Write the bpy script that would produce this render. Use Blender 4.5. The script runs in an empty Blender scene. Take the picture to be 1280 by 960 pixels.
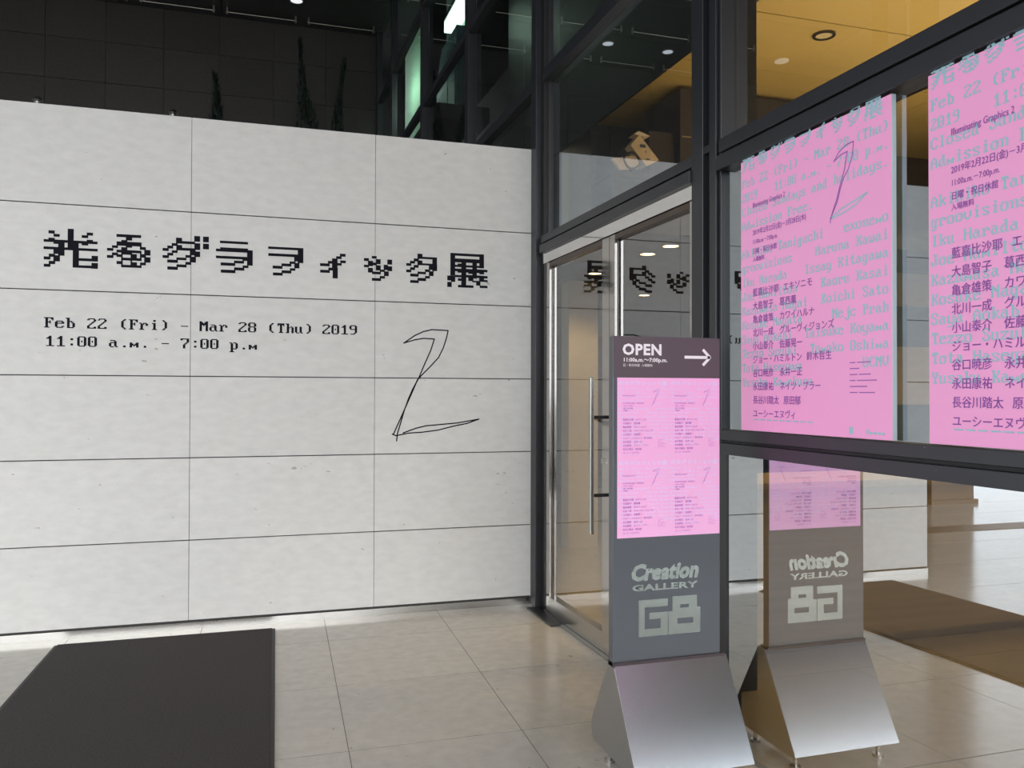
import bpy, bmesh, math, random
from mathutils import Matrix, Vector
random.seed(7)
SC = bpy.context.scene
COL = SC.collection

# ------------------------------------------------------------------ camera
cam_d = bpy.data.cameras.new('camera'); cam = bpy.data.objects.new('camera', cam_d); COL.objects.link(cam)
cam_d.sensor_width = 36.0; cam_d.lens = 1062.34 / 1280 * 36.0; cam_d.clip_start = 0.05; cam_d.clip_end = 300
r_ = Vector((0.95349927, -0.30138649, 0.00230871)); u_ = Vector((-0.00593393, -0.01111354, 0.99992064)); f_ = Vector((0.30133692, 0.95343729, 0.01238516))
u_ = (u_ - f_ * u_.dot(f_)).normalized(); f_.normalize(); r_ = f_.cross(u_)
f_, u_, r_ = f_.normalized(), u_.normalized(), r_.normalized()
M = Matrix.Identity(4)
for i in range(3):
    M[i][0] = r_[i]; M[i][1] = u_[i]; M[i][2] = -f_[i]
M[2][3] = 1.5
cam.matrix_world = M
SC.camera = cam

# ------------------------------------------------------------------ world and light
W = bpy.data.worlds.new('overcast_sky'); SC.world = W; W.use_nodes = True
nt = W.node_tree; bg = nt.nodes['Background']
tc = nt.nodes.new('ShaderNodeTexCoord'); sep = nt.nodes.new('ShaderNodeSeparateXYZ'); rmp = nt.nodes.new('ShaderNodeValToRGB')
nt.links.new(tc.outputs['Generated'], sep.inputs[0]); nt.links.new(sep.outputs['Z'], rmp.inputs[0]); nt.links.new(rmp.outputs[0], bg.inputs[0])
rmp.color_ramp.elements[0].position = 0.0; rmp.color_ramp.elements[0].color = (0.80, 0.86, 0.92, 1)
rmp.color_ramp.elements[1].position = 0.6; rmp.color_ramp.elements[1].color = (0.95, 0.98, 1.0, 1)
bg.inputs[1].default_value = 2.7
sun_d = bpy.data.lights.new('veiled_sun', 'SUN'); sun_d.energy = 4.1; sun_d.angle = math.radians(75); sun_d.color = (1.0, 0.98, 0.95)
sun_o = bpy.data.objects.new('veiled_sun', sun_d); COL.objects.link(sun_o)
sun_o.rotation_euler = Vector((0.15, 0.88, -0.36)).to_track_quat('-Z', 'Y').to_euler()
SC.view_settings.view_transform = 'Standard'; SC.view_settings.look = 'None'; SC.view_settings.gamma = 1
SC.view_settings.exposure = 0.07
try: SC.view_settings.use_curve_mapping = False
except Exception: pass

# ------------------------------------------------------------------ materials
def mat(name, col, rough=0.5, metal=0.0, spec=0.5, noise=0.0, nscale=8.0, bump=0.0, bscale=60.0, emit=0.0, vary=0.0, specks=None, stretch=None):
    m = bpy.data.materials.new(name); m.use_nodes = True; t = m.node_tree; b = t.nodes['Principled BSDF']
    b.inputs['Base Color'].default_value = (*col, 1); b.inputs['Roughness'].default_value = rough
    b.inputs['Metallic'].default_value = metal; b.inputs['Specular IOR Level'].default_value = spec
    N = t.nodes.new; L = t.links.new
    tcn = N('ShaderNodeTexCoord'); vec = tcn.outputs['Object']
    if stretch:
        mp = N('ShaderNodeMapping'); mp.inputs['Scale'].default_value = stretch; L(vec, mp.inputs['Vector']); vec = mp.outputs[0]
    cur = None
    if noise or vary or specks:
        rgb = N('ShaderNodeRGB'); rgb.outputs[0].default_value = (*col, 1); cur = rgb.outputs[0]
    if noise:
        n = N('ShaderNodeTexNoise'); n.inputs['Scale'].default_value = nscale; n.inputs['Detail'].default_value = 6; L(vec, n.inputs['Vector'])
        mr = N('ShaderNodeMapRange'); mr.inputs['From Min'].default_value = 0.3; mr.inputs['From Max'].default_value = 0.7
        mr.inputs['To Min'].default_value = 1 - noise; mr.inputs['To Max'].default_value = 1 + noise; L(n.outputs['Fac'], mr.inputs['Value'])
        mx = N('ShaderNodeVectorMath'); mx.operation = 'SCALE'; L(cur, mx.inputs[0]); L(mr.outputs[0], mx.inputs['Scale']); cur = mx.outputs[0]
    if vary:
        oi = N('ShaderNodeObjectInfo'); mr = N('ShaderNodeMapRange'); mr.inputs['To Min'].default_value = 1 - vary; mr.inputs['To Max'].default_value = 1 + vary
        L(oi.outputs['Random'], mr.inputs['Value']); mx = N('ShaderNodeVectorMath'); mx.operation = 'SCALE'; L(cur, mx.inputs[0]); L(mr.outputs[0], mx.inputs['Scale']); cur = mx.outputs[0]
    if specks:
        scol, sscale, thr = specks
        mp = N('ShaderNodeMapping'); mp.inputs['Scale'].default_value = (1, 1, 1.7); L(tcn.outputs['Object'], mp.inputs['Vector'])
        n = N('ShaderNodeTexNoise'); n.inputs['Scale'].default_value = sscale; n.inputs['Detail'].default_value = 3; L(mp.outputs[0], n.inputs['Vector'])
        n2 = N('ShaderNodeTexNoise'); n2.inputs['Scale'].default_value = 1.6; L(tcn.outputs['Object'], n2.inputs['Vector'])
        ad = N('ShaderNodeMath'); ad.operation = 'MULTIPLY_ADD'; ad.inputs[1].default_value = 0.25; L(n2.outputs['Fac'], ad.inputs[0]); L(n.outputs['Fac'], ad.inputs[2])
        mr = N('ShaderNodeMapRange'); mr.inputs['From Min'].default_value = thr; mr.inputs['From Max'].default_value = thr + 0.03; L(ad.outputs[0], mr.inputs['Value'])
        mxx = N('ShaderNodeMix'); mxx.data_type = 'RGBA'; L(mr.outputs[0], mxx.inputs['Factor']); L(cur, mxx.inputs[6]); mxx.inputs[7].default_value = (*scol, 1); cur = mxx.outputs[2]
    if cur: L(cur, b.inputs['Base Color'])
    if bump:
        n = N('ShaderNodeTexNoise'); n.inputs['Scale'].default_value = bscale; n.inputs['Detail'].default_value = 4; L(vec, n.inputs['Vector'])
        bp = N('ShaderNodeBump'); bp.inputs['Strength'].default_value = bump; bp.inputs['Distance'].default_value = 0.004; L(n.outputs['Fac'], bp.inputs['Height']); L(bp.outputs[0], b.inputs['Normal'])
    if emit:
        b.inputs['Emission Color'].default_value = (*col, 1); b.inputs['Emission Strength'].default_value = emit
    return m

def glass_mat(name, fac, tint, refl=(0.9, 0.95, 1.0)):
    m = bpy.data.materials.new(name); m.use_nodes = True; t = m.node_tree; t.nodes.clear()
    o = t.nodes.new('ShaderNodeOutputMaterial'); mx = t.nodes.new('ShaderNodeMixShader'); tr = t.nodes.new('ShaderNodeBsdfTransparent'); g = t.nodes.new('ShaderNodeBsdfGlossy')
    tr.inputs[0].default_value = (*tint, 1); g.inputs['Roughness'].default_value = 0.0; g.inputs['Color'].default_value = (*refl, 1)
    mx.inputs[0].default_value = fac
    t.links.new(tr.outputs[0], mx.inputs[1]); t.links.new(g.outputs[0], mx.inputs[2]); t.links.new(mx.outputs[0], o.inputs[0])
    return m
def emis(name, col, s):
    m = bpy.data.materials.new(name); m.use_nodes = True; t = m.node_tree; t.nodes.clear()
    o = t.nodes.new('ShaderNodeOutputMaterial'); e = t.nodes.new('ShaderNodeEmission'); e.inputs[0].default_value = (*col, 1); e.inputs[1].default_value = s
    t.links.new(e.outputs[0], o.inputs[0]); return m

STONE = mat('limestone', (0.66, 0.655, 0.64), 0.75, noise=0.05, nscale=11, bump=0.25, bscale=90, vary=0.02, specks=((0.42, 0.39, 0.36), 16, 0.862), stretch=(1, 1, 2.2))
JOINT = mat('dark_joint', (0.05, 0.048, 0.045), 0.9)
VINYL = mat('black_vinyl', (0.008, 0.008, 0.013), 0.85, spec=0.15)
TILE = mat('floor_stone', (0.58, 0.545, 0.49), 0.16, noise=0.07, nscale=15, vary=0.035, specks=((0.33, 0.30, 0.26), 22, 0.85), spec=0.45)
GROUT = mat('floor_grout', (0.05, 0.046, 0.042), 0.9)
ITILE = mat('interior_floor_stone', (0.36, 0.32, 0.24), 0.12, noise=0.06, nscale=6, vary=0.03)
DTILE = mat('dark_granite_tile', (0.036, 0.033, 0.031), 0.42, noise=0.18, nscale=30, vary=0.10, bump=0.1)
FRAME = mat('charcoal_painted_steel', (0.019, 0.020, 0.025), 0.38, spec=0.5, specks=((0.22, 0.22, 0.22), 70, 0.90))
BLACKF = mat('black_gasket', (0.006, 0.006, 0.007), 0.5)
STEEL = mat('polished_stainless', (0.80, 0.79, 0.77), 0.06, metal=1.0)
STILE = mat('door_stainless', (0.50, 0.475, 0.45), 0.10, metal=1.0)
SATIN = mat('satin_stainless', (0.50, 0.49, 0.47), 0.24, metal=1.0, bump=0.05, bscale=200, stretch=(0.02, 1, 1))
BRUSH = mat('brushed_stainless', (0.70, 0.72, 0.76), 0.26, metal=1.0, bump=0.008, bscale=300, stretch=(0.02, 1, 1))
_b = BRUSH.node_tree.nodes['Principled BSDF']; _b.inputs['Anisotropic'].default_value = 0.85
_t = BRUSH.node_tree.nodes.new('ShaderNodeTangent'); _t.direction_type = 'RADIAL'; _t.axis = 'X'; BRUSH.node_tree.links.new(_t.outputs[0], _b.inputs['Tangent']); _b.inputs['Anisotropic Rotation'].default_value = 0.25
BRONZE = mat('dark_bronze_edge', (0.10, 0.075, 0.06), 0.3, metal=0.8)
CEIL = mat('dark_soffit_panel', (0.022, 0.022, 0.024), 0.5, vary=0.08)
RAILM = mat('thin_rail_metal', (0.45, 0.42, 0.38), 0.3, metal=1.0)
RUG = mat('mat_pile', (0.052, 0.043, 0.042), 0.95, noise=0.30, nscale=90, bump=1.0, bscale=260)
RUBBER = mat('mat_rubber_edge', (0.045, 0.036, 0.036), 0.6)
BOARD = mat('grey_enamel_board', (0.10, 0.108, 0.122), 0.28, metal=0.3)
HEADER = mat('plum_grey_header', (0.095, 0.075, 0.085), 0.4)
WHITEP = mat('white_print', (0.85, 0.84, 0.85), 0.5)
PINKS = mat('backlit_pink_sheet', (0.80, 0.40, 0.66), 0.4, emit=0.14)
PINKP = mat('backlit_pink_poster', (0.74, 0.31, 0.55), 0.5, emit=0.26)
CYANP = mat('backlit_cyan_print', (0.28, 0.46, 0.52), 0.5, emit=0.20)
PURP = mat('backlit_purple_print', (0.28, 0.09, 0.38), 0.5, emit=0.15)
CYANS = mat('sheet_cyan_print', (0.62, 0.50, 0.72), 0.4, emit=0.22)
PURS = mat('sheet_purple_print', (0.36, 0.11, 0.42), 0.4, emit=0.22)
POSTEDGE = mat('poster_acrylic_edge', (0.42, 0.50, 0.54), 0.3)
TANC = mat('tan_interior_ceiling', (0.60, 0.42, 0.13), 0.6, noise=0.03, nscale=2)
WARMW = mat('cream_interior_plaster', (0.62, 0.56, 0.42), 0.7, noise=0.03)
DARKW = mat('dark_interior_wall', (0.018, 0.018, 0.02), 0.6)
BLOCKM = mat('dark_brown_panel', (0.045, 0.035, 0.03), 0.6, noise=0.1)
WOODP = mat('pale_wood_veneer', (0.55, 0.43, 0.25), 0.5, noise=0.08, nscale=5, stretch=(0.2, 1, 6))
GREENP = mat('pale_green_partition', (0.30, 0.46, 0.34), 0.6)
TEAL = mat('teal_grey_cabinet', (0.06, 0.11, 0.13), 0.4)
CARD = mat('cardboard', (0.60, 0.46, 0.29), 0.85, noise=0.06)
CARDL = mat('pale_cardboard', (0.70, 0.58, 0.42), 0.85)
LABELB = mat('blue_grey_label', (0.05, 0.08, 0.12), 0.6)
REDC = mat('rust_red_plastic', (0.28, 0.08, 0.04), 0.5)
LEAF = mat('dark_evergreen_leaf', (0.007, 0.018, 0.014), 0.8, vary=0.2)
BARK = mat('dark_bark', (0.03, 0.024, 0.018), 0.9)
POTM = mat('grey_planter', (0.09, 0.09, 0.09), 0.7)
WARML = emis('warm_lamp_glow', (1.0, 0.78, 0.42), 9.0)
WHITEL = emis('white_lamp_glow', (0.95, 0.97, 1.0), 0.9)
GREENL = emis('greenish_tube_glow', (0.72, 1.0, 0.88), 3.6)
FINM = mat('white_louvre_fin', (0.7, 0.7, 0.7), 0.5)
BROWNT = mat('brown_stone_tile', (0.16, 0.115, 0.085), 0.5, noise=0.1)
G_UP = glass_mat('window_glass', 0.44, (0.80, 0.80, 0.76), (0.84, 0.93, 1.0))
G_LOW = glass_mat('lower_window_glass', 0.58, (0.80, 0.78, 0.70), (0.90, 0.96, 1.0))
G_DOOR = glass_mat('door_glass', 0.30, (0.72, 0.70, 0.64), (0.95, 0.97, 1.0))
G_TR = glass_mat('transom_glass', 0.46, (0.80, 0.80, 0.76), (0.84, 0.92, 1.0))
G_BACK = glass_mat('far_window_glass', 0.42, (0.80, 0.85, 0.82), (0.9, 0.95, 1.0))
G_IN = glass_mat('glass_inner_face', 0.0, (0.99, 0.99, 0.99))

# ------------------------------------------------------------------ geometry helpers
class MB:
    def __init__(s): s.v = []; s.f = []; s.m = []
    def box(s, x0, x1, y0, y1, z0, z1, m=0, faces='all'):
        k = len(s.v); s.v += [(x, y, z) for z in (z0, z1) for y in (y0, y1) for x in (x0, x1)]
        for q in ((0, 2, 3, 1), (4, 5, 7, 6), (0, 1, 5, 4), (2, 6, 7, 3), (0, 4, 6, 2), (1, 3, 7, 5)):
            s.f.append(tuple(k + i for i in q)); s.m.append(m)
        return s
    def poly(s, pts, m=0):
        k = len(s.v); s.v += [tuple(p) for p in pts]; s.f.append(tuple(range(k, k + len(pts)))); s.m.append(m); return s
    def prism(s, prof, axis, a, b, m=0):
        # prof: 2-D points; axis 'X': prof=(y,z)
        n = len(prof); k = len(s.v)
        for t in (a, b):
            for p, q in prof:
                s.v.append({'X': (t, p, q), 'Y': (p, t, q), 'Z': (p, q, t)}[axis])
        s.f.append(tuple(k + i for i in range(n))[::-1]); s.f.append(tuple(k + n + i for i in range(n)))
        for i in range(n):
            j = (i + 1) % n; s.f.append((k + i, k + j, k + n + j, k + n + i))
        s.m += [m] * (n + 2); return s
    def cyl(s, c, r, h, axis='Z', n=24, r2=None, m=0):
        r2 = r if r2 is None else r2; k = len(s.v); cx, cy, cz = c
        for t, rr in ((0, r), (h, r2)):
            for i in range(n):
                a = 2 * math.pi * i / n; p, q = rr * math.cos(a), rr * math.sin(a)
                s.v.append({'Z': (cx + p, cy + q, cz + t), 'X': (cx + t, cy + p, cz + q), 'Y': (cx + p, cy + t, cz + q)}[axis])
        s.f.append(tuple(k + i for i in range(n))[::-1]); s.f.append(tuple(k + n + i for i in range(n)))
        for i in range(n):
            j = (i + 1) % n; s.f.append((k + i, k + j, k + n + j, k + n + i))
        s.m += [m] * (n + 2); return s
    def ring(s, c, r1, r2, h, n=28, m=0):
        k = len(s.v)
        for i in range(n):
            a = 2 * math.pi * i / n; ca, sa = math.cos(a), math.sin(a)
            for rr, z in ((r1, 0), (r2, 0), (r2, h), (r1, h)): s.v.append((c[0] + rr * ca, c[1] + rr * sa, c[2] + z))
        for i in range(n):
            j = (i + 1) % n
            for q in range(4):
                w = (q + 1) % 4; s.f.append((k + 4 * i + q, k + 4 * j + q, k + 4 * j + w, k + 4 * i + w)); s.m.append(m)
        return s
    def dome(s, c, r, h, n=12, rings=4, m=0):
        k = len(s.v)
        for q in range(rings):
            a = math.pi / 2 * q / rings
            for i in range(n):
                b = 2 * math.pi * i / n; s.v.append((c[0] + r * math.cos(a) * math.cos(b), c[1] + r * math.cos(a) * math.sin(b), c[2] + h * math.sin(a)))
        s.v.append((c[0], c[1], c[2] + h)); top = len(s.v) - 1
        for q in range(rings - 1):
            for i in range(n):
                j = (i + 1) % n; s.f.append((k + q * n + i, k + q * n + j, k + (q + 1) * n + j, k + (q + 1) * n + i)); s.m.append(m)
        for i in range(n): s.f.append((k + (rings - 1) * n + i, k + (rings - 1) * n + (i + 1) % n, top)); s.m.append(m)
        return s
    def mesh(s, name, mats):
        me = bpy.data.meshes.new(name); me.from_pydata(s.v, [], s.f); me.update()
        for mm in (mats if isinstance(mats, (list, tuple)) else [mats]): me.materials.append(mm)
        me.polygons.foreach_set('material_index', s.m)
        bm = bmesh.new(); bm.from_mesh(me); bmesh.ops.recalc_face_normals(bm, faces=bm.faces[:]); bm.to_mesh(me); bm.free()
        return me
    def make(s, name, mats, parent=None, origin=None, bevel=0, **tags):
        if origin:
            s.v = [(a - origin[0], b - origin[1], c - origin[2]) for a, b, c in s.v]
        return link(name, s.mesh(name, mats), parent, origin, bevel, **tags)
def link(name, me, parent=None, loc=None, bevel=0, **tags):
    o = bpy.data.objects.new(name, me); COL.objects.link(o)
    if loc: o.location = loc
    if parent:
        o.parent = parent; o.matrix_parent_inverse = Matrix.Translation(-Vector(parent.location))
        if parent.parent: o.matrix_parent_inverse = (Matrix.Translation(Vector(parent.parent.location)) if False else o.matrix_parent_inverse)
    if bevel:
        md = o.modifiers.new('bevel', 'BEVEL'); md.width = bevel; md.segments = 2; md.limit_method = 'ANGLE'
    for k, v in tags.items(): o[k] = v
    return o
def thing(name, label, category, loc=(0, 0, 0), group=None):
    o = bpy.data.objects.new(name, None); COL.objects.link(o); o.location = loc; o.empty_display_size = 0.1
    o['label'] = label; o['category'] = category
    if group: o['group'] = group
    return o
# every part is built in world coordinates; parents only ever translate
def struct(name, mb, mats, **k): return mb.make(name, mats, kind='structure', **k)
def B(*a): return MB().box(*a)

def text_mesh(body, size, name, material, offset=0.0, shear=0.0, sx=1.0, align='LEFT', spacing=1.0):
    c = bpy.data.curves.new(name, 'FONT'); c.body = body; c.size = size; c.offset = offset; c.shear = shear; c.align_x = align
    c.space_character = spacing; c.resolution_u = 2; c.fill_mode = 'BOTH'
    o = bpy.data.objects.new(name, c); COL.objects.link(o); bpy.context.view_layer.update()
    me = bpy.data.meshes.new_from_object(o.evaluated_get(bpy.context.evaluated_depsgraph_get()))
    bpy.data.objects.remove(o); bpy.data.curves.remove(c)
    me.materials.clear(); me.materials.append(material)
    return me
def merge_text(mb, me, fn, m=0):
    k = len(mb.v)
    for v in me.vertices: mb.v.append(fn(v.co.x, v.co.y))
    for p in me.polygons: mb.f.append(tuple(k + i for i in p.vertices)); mb.m.append(m)
    w = max((v.co.x for v in me.vertices), default=0)
    bpy.data.meshes.remove(me); return w

# ------------------------------------------------------------------ lettering data
TITLE=[
[140,233,171,103,34,217,66,200,62,197,94,182,246,216,279,200,218,198,252,183,8,162,305,148,34,172,67,157,62,154,94,138,246,171,279,156,218,153,252,137,8,117,306,103,88,155,121,67,62,105,121,77,62,66,96,31,37,74,69,57,9,56,44,40,37,30,70,13,10,11,44,-5,141,161,199,109,169,111,201,-3,200,55,306,40,274,73,308,40,169,11,308,-3,274,29,308,-5],
[414,217,554,201,468,206,502,182,442,181,475,165,415,171,554,147,468,150,502,137,389,145,421,131,361,127,395,112,442,136,475,92,415,119,555,104,389,100,421,85,361,83,396,67,415,90,448,76,442,103,503,92,443,71,558,56,496,96,530,71,442,101,449,12,416,48,449,31,496,58,503,27,497,45,531,24,443,26,558,12,549,143,582,127,575,132,582,31,579,126,609,93,549,170,557,129,551,98,583,78,550,118,557,58,580,80,609,48,551,45,583,30,551,45,558,14],
[761,214,795,181,761,194,873,179,870,231,903,197,923,230,956,196,923,185,957,151,871,185,904,144,736,178,769,163,710,161,742,145,682,144,716,128,763,181,769,120,763,168,796,136,763,151,874,136,737,132,769,118,710,115,743,100,682,99,718,83,844,144,877,108,871,132,904,99,818,106,850,91,764,88,822,74,710,72,771,55,844,97,879,62,844,108,852,96,871,110,879,97,818,62,851,46,765,44,823,28,711,28,771,10],
[1026,210,1197,196,1028,167,1197,154,1002,157,1227,142,1002,112,1227,97,1194,153,1227,59,1165,99,1196,88,1113,85,1173,70,1031,69,1119,52,1167,56,1201,42,1114,41,1175,24,1032,23,1120,5],
[1326,189,1549,175,1515,185,1549,91,1327,145,1516,129,1492,139,1549,101,1493,103,1499,55,1463,97,1497,83,1411,81,1472,65,1355,64,1416,47,1516,104,1524,56,1493,88,1524,55,1465,52,1498,38,1412,36,1472,19,1357,19,1417,2],
[1791,165,1826,148,1766,147,1800,131,1739,131,1773,66,1743,69,1775,-1,1712,113,1744,97,1660,95,1721,78,1793,120,1828,104,1767,101,1801,87,1715,68,1747,51,1661,51,1722,34],
[2005,161,2036,146,1952,144,1983,127,1979,127,2011,93,2007,116,2037,100,2033,141,2063,109,1952,99,1984,84,1979,79,2011,49,2033,99,2064,66,2111,142,2142,110,2086,105,2114,71,2112,96,2142,65,2060,71,2092,57,2007,55,2065,39,2088,60,2119,30,2060,27,2093,12,2006,11,2066,-6],
[2320,193,2353,162,2320,173,2456,160,2425,173,2456,80,2294,159,2326,141,2268,141,2301,125,2242,124,2275,108,2320,162,2328,114,2322,147,2353,119,2322,128,2425,116,2400,123,2457,87,2294,114,2326,97,2269,97,2301,80,2242,80,2275,63,2373,87,2405,71,2321,69,2378,54,2270,53,2327,35,2401,87,2407,44,2401,75,2432,44,2426,89,2433,75,2374,41,2406,26,2321,25,2379,7,2270,8,2328,-9],
[2554,211,2796,195,2554,211,2586,54,2764,212,2796,115,2586,174,2764,149,2633,152,2666,-13,2713,149,2744,40,2606,139,2634,130,2586,129,2765,116,2586,103,2745,91,2587,94,2634,86,2666,103,2765,80,2745,104,2822,88,2745,89,2797,80,2765,88,2797,72,2684,84,2714,72,2606,88,2634,77,2587,58,2666,44,2666,61,2770,45,2767,59,2823,44,2532,51,2587,19,2558,22,2587,10,2532,7,2562,-27,2608,35,2666,19,2684,47,2719,21,2713,22,2770,13,2763,60,2797,21,2767,31,2823,19,2741,18,2770,-9,2767,-10,2823,-25,2609,-11,2720,-27],
]
TWO=[
[(1050,1852),(1129,1907),(1188,1935),(1248,1950),(1363,1946),(1351,1892),(1329,1824),(1295,1756),(1240,1696),(1181,1637),(1147,1600),(1109,1511),(1072,1428),(1039,1353),(1009,1287),(981,1224)],
[(1050,1852),(1129,1877),(1189,1888),(1265,1885),(1240,1805),(1198,1712),(1156,1612),(1114,1536),(1085,1469),(1055,1386),(1031,1303),(1009,1229),(1004,1179)],
[(973,1228),(998,1216),(1090,1233),(1174,1237),(1293,1251),(1414,1280),(1501,1296),(1589,1326)],
[(1048,1234),(1140,1266),(1208,1282),(1310,1290),(1432,1300),(1589,1326)],
]
FONT = {
'F':'FE66626878686060 60F0','e':'0000007CC6FEC0C0C67C','b':'E06060786C666666667C','2':'7CC6060C183060C0C6FE','8':'7CC6C6C67CC6C6C6C67C',
'1':'1838781818181818187E','9':'7CC6C6C67E0606060C78','7':'FEC606060C1830303030','(':'0C18303030303030180C',')':'30180C0C0C0C0C0C1830',
'r':'000000DC7666606060F0','i':'1818003818181818183C','-':'00000000007E00000000','M':'C6EEFEFED6C6C6C6C6C6','a':'000000780C7CCCCCCC76',
'T':'7E7E5A1818181818183C','h':'E060606C7666666666E6','u':'000000CCCCCCCCCCCC76','m':'0000000000C6EEFED6C6','.':'00000000000000001818',
':':'00001818000000181800','0':'7CC6C6C6D6D6C6C6C67C','C':'3C66C2C0C0C0C0C2663C','l':'3818181818181818183C','o':'0000007CC6C6C6C6C67C',
's':'0000007CC660380CC67C','d':'1C0C0C3C6CCCCCCCCC76','S':'7CC6C660380C06C6C67C','n':'000000DC666666666666','y':'000000C6C6C6C6C6C67E060CF8',
'A':'10386CC6C6FEC6C6C6C6','k':'E06060666C7878 6C66E6','g':'00000076CCCCCCCCCC7C0CCC78','v':'000000C6C6C6C6C66C38','c':'0000007CC6C0C0C0C67C',
'x':'000000C66C3838386CC6','w':'000000C6C6D6D6D6FE6C','K':'E666666C78786C6666E6','H':'C6C6C6C6FEC6C6C6C6C6','I':'3C18181818181818183C',
'J':'1E0C0C0C0C0CCCCCCC78','N':'C6E6F6FEDECEC6C6C6C6','j':'0606000E0606060606 0666663C','P':'FC6666667C60606060F0','z':'000000FECC183060C6FE',
'O':'7CC6C6C6C6C6C6C6C67C','U':'C6C6C6C6C6C6C6C6C67C','V':'C6C6C6C6C6C6C66C3810','Y':'666666663C181818183C','p':'000000DC66666666667C6060F0',
't':'103030FC30303030361C',' ':''}
def pixel_text(mb, s, x, z, cw, rh, fn, m=0, small_m='m'):
    """x,z = top-left; cw = cell width; rh = row height; fn(x,z) -> 3-D point"""
    for i, ch in enumerate(s):
        h = FONT[ch].replace(' ', '')
        for r in range(len(h) // 2):
            b = int(h[2 * r:2 * r + 2], 16); c = 0
            while c < 8:
                if b & (0x80 >> c):
                    e = c
                    while e < 8 and b & (0x80 >> e): e += 1
                    xa = x + i * cw + c * cw / 8; xb = x + i * cw + e * cw / 8; za = z - r * rh; zb = z - (r + 1) * rh
                    mb.poly([fn(xa, za), fn(xa, zb), fn(xb, zb), fn(xb, za)], m); c = e
                else: c += 1
def ribbon(mb, pts, w, fn, m=0):
    for a, b in zip(pts, pts[1:]):
        dx, dz = b[0] - a[0], b[1] - a[1]; L = math.hypot(dx, dz) or 1; nx, nz = -dz / L * w / 2, dx / L * w / 2; ex, ez = dx / L * w * .25, dz / L * w * .25
        mb.poly([fn(a[0] + nx - ex, a[1] + nz - ez), fn(a[0] - nx - ex, a[1] - nz - ez), fn(b[0] - nx + ex, b[1] - nz + ez), fn(b[0] + nx + ex, b[1] + nz + ez)], m)

def cells(L, grow=0.0012):
    # union of the strokes' rectangles as non-overlapping cells
    R = [(L[q] / 1000 - grow, L[q + 3] / 1000 - grow, L[q + 2] / 1000 + grow, L[q + 1] / 1000 + grow) for q in range(0, len(L), 4)]
    xs = sorted({r[0] for r in R} | {r[2] for r in R}); zs = sorted({r[1] for r in R} | {r[3] for r in R}); out = []
    for z0, z1 in zip(zs, zs[1:]):
        run = None
        for x0, x1 in zip(xs, xs[1:]):
            xm, zm = (x0 + x1) / 2, (z0 + z1) / 2
            if any(r[0] < xm < r[2] and r[1] < zm < r[3] for r in R):
                run = (run[0], x1) if run else (x0, x1)
            elif run: out.append((run[0], z1, run[1], z0)); run = None
        if run: out.append((run[0], z1, run[1], z0))
    return out

# ------------------------------------------------------------------ large structure: floor
ffront = struct('floor', B(-14, 2.10, -6, 16, -0.12, -0.0015), GROUT)
XJ = [0.51 + 0.765 * k for k in range(-11, 3)]; XJ[-1] = 2.09
SKEW = 0.042      # the paving is laid very slightly out of line with the glazed front
YJ = [5.28 + 0.825 * k for k in range(-5, 10)]
tile_me = {}
def tile(x0, x1, y0, y1, parent, material, name='floor_tile', z=0.0):
    w, d = round(x1 - x0, 3), round(y1 - y0, 3); key = (w, d, material.name)
    if key not in tile_me:
        tile_me[key] = B(-w / 2 + .0015, w / 2 - .0015, -d / 2 + .0032, d / 2 - .0032, -0.02, 0.0).mesh(name, material)
    link(name, tile_me[key], parent, ((x0 + x1) / 2, (y0 + y1) / 2, z))
for i in range(len(XJ) - 1):
    for j in range(len(YJ) - 1):
        if XJ[i] < -6.5 and YJ[j] < 4: continue
        ya, yb = YJ[j] + .0032, YJ[j + 1] - .0032
        sh = lambda x, y: (x + SKEW * (y - 5.5)) if x < 2.0 else x
        P = [(sh(XJ[i], ya) + .0015, ya), (sh(XJ[i + 1], ya) - .0015, ya), (sh(XJ[i + 1], yb) - .0015, yb), (sh(XJ[i], yb) + .0015, yb)]
        MB().prism(P, 'Z', -0.02, 0.0).make('floor_tile', TILE, ffront)
# paving beyond the single slabs: one joined part
struct('floor', MB().box(-120, -14, -120, 80, -0.13, -0.008).box(-14, 60, -120, -6, -0.13, -0.008).box(-14, 60, 16, 80, -0.13, -0.008), mat('pale_street_paving', (0.42, 0.41, 0.39), 0.7, noise=0.08, nscale=3))
pv = MB()
for i in range(8):
    for j in range(8):
        pass
for a in range(-17, 3):
    for b in range(-8, 12):
        x0 = 0.51 + .765 * a; x1 = x0 + .765; y0 = 5.28 + .825 * b; y1 = y0 + .825
        ins = (x0 > XJ[0] - .01 and x1 < XJ[-1] + .1 and y0 > YJ[0] - .01 and y1 < YJ[-1] + .01) and not (x0 < -6.5 and y0 < 4 - .01)
        if ins or x1 > 2.05: continue
        pv.box(x0 + .0013, x1 - .0013, y0 + .0013, y1 - .0013, -0.02, 0)
o = pv.make('far_floor_tiles', TILE, ffront); o['kind'] = 'stuff'
struct('trim_1', B(-9.5, -2.4, 7.45, 7.80, -0.01, 0.004), BROWNT)      # dark drain band across the paving
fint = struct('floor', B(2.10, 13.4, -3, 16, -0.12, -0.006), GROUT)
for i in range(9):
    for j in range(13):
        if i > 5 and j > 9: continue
        tile(2.10 + 1.1 * i, 2.10 + 1.1 * (i + 1), -1.6 + 1.1 * j, -1.6 + 1.1 * (j + 1), fint, ITILE)

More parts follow.
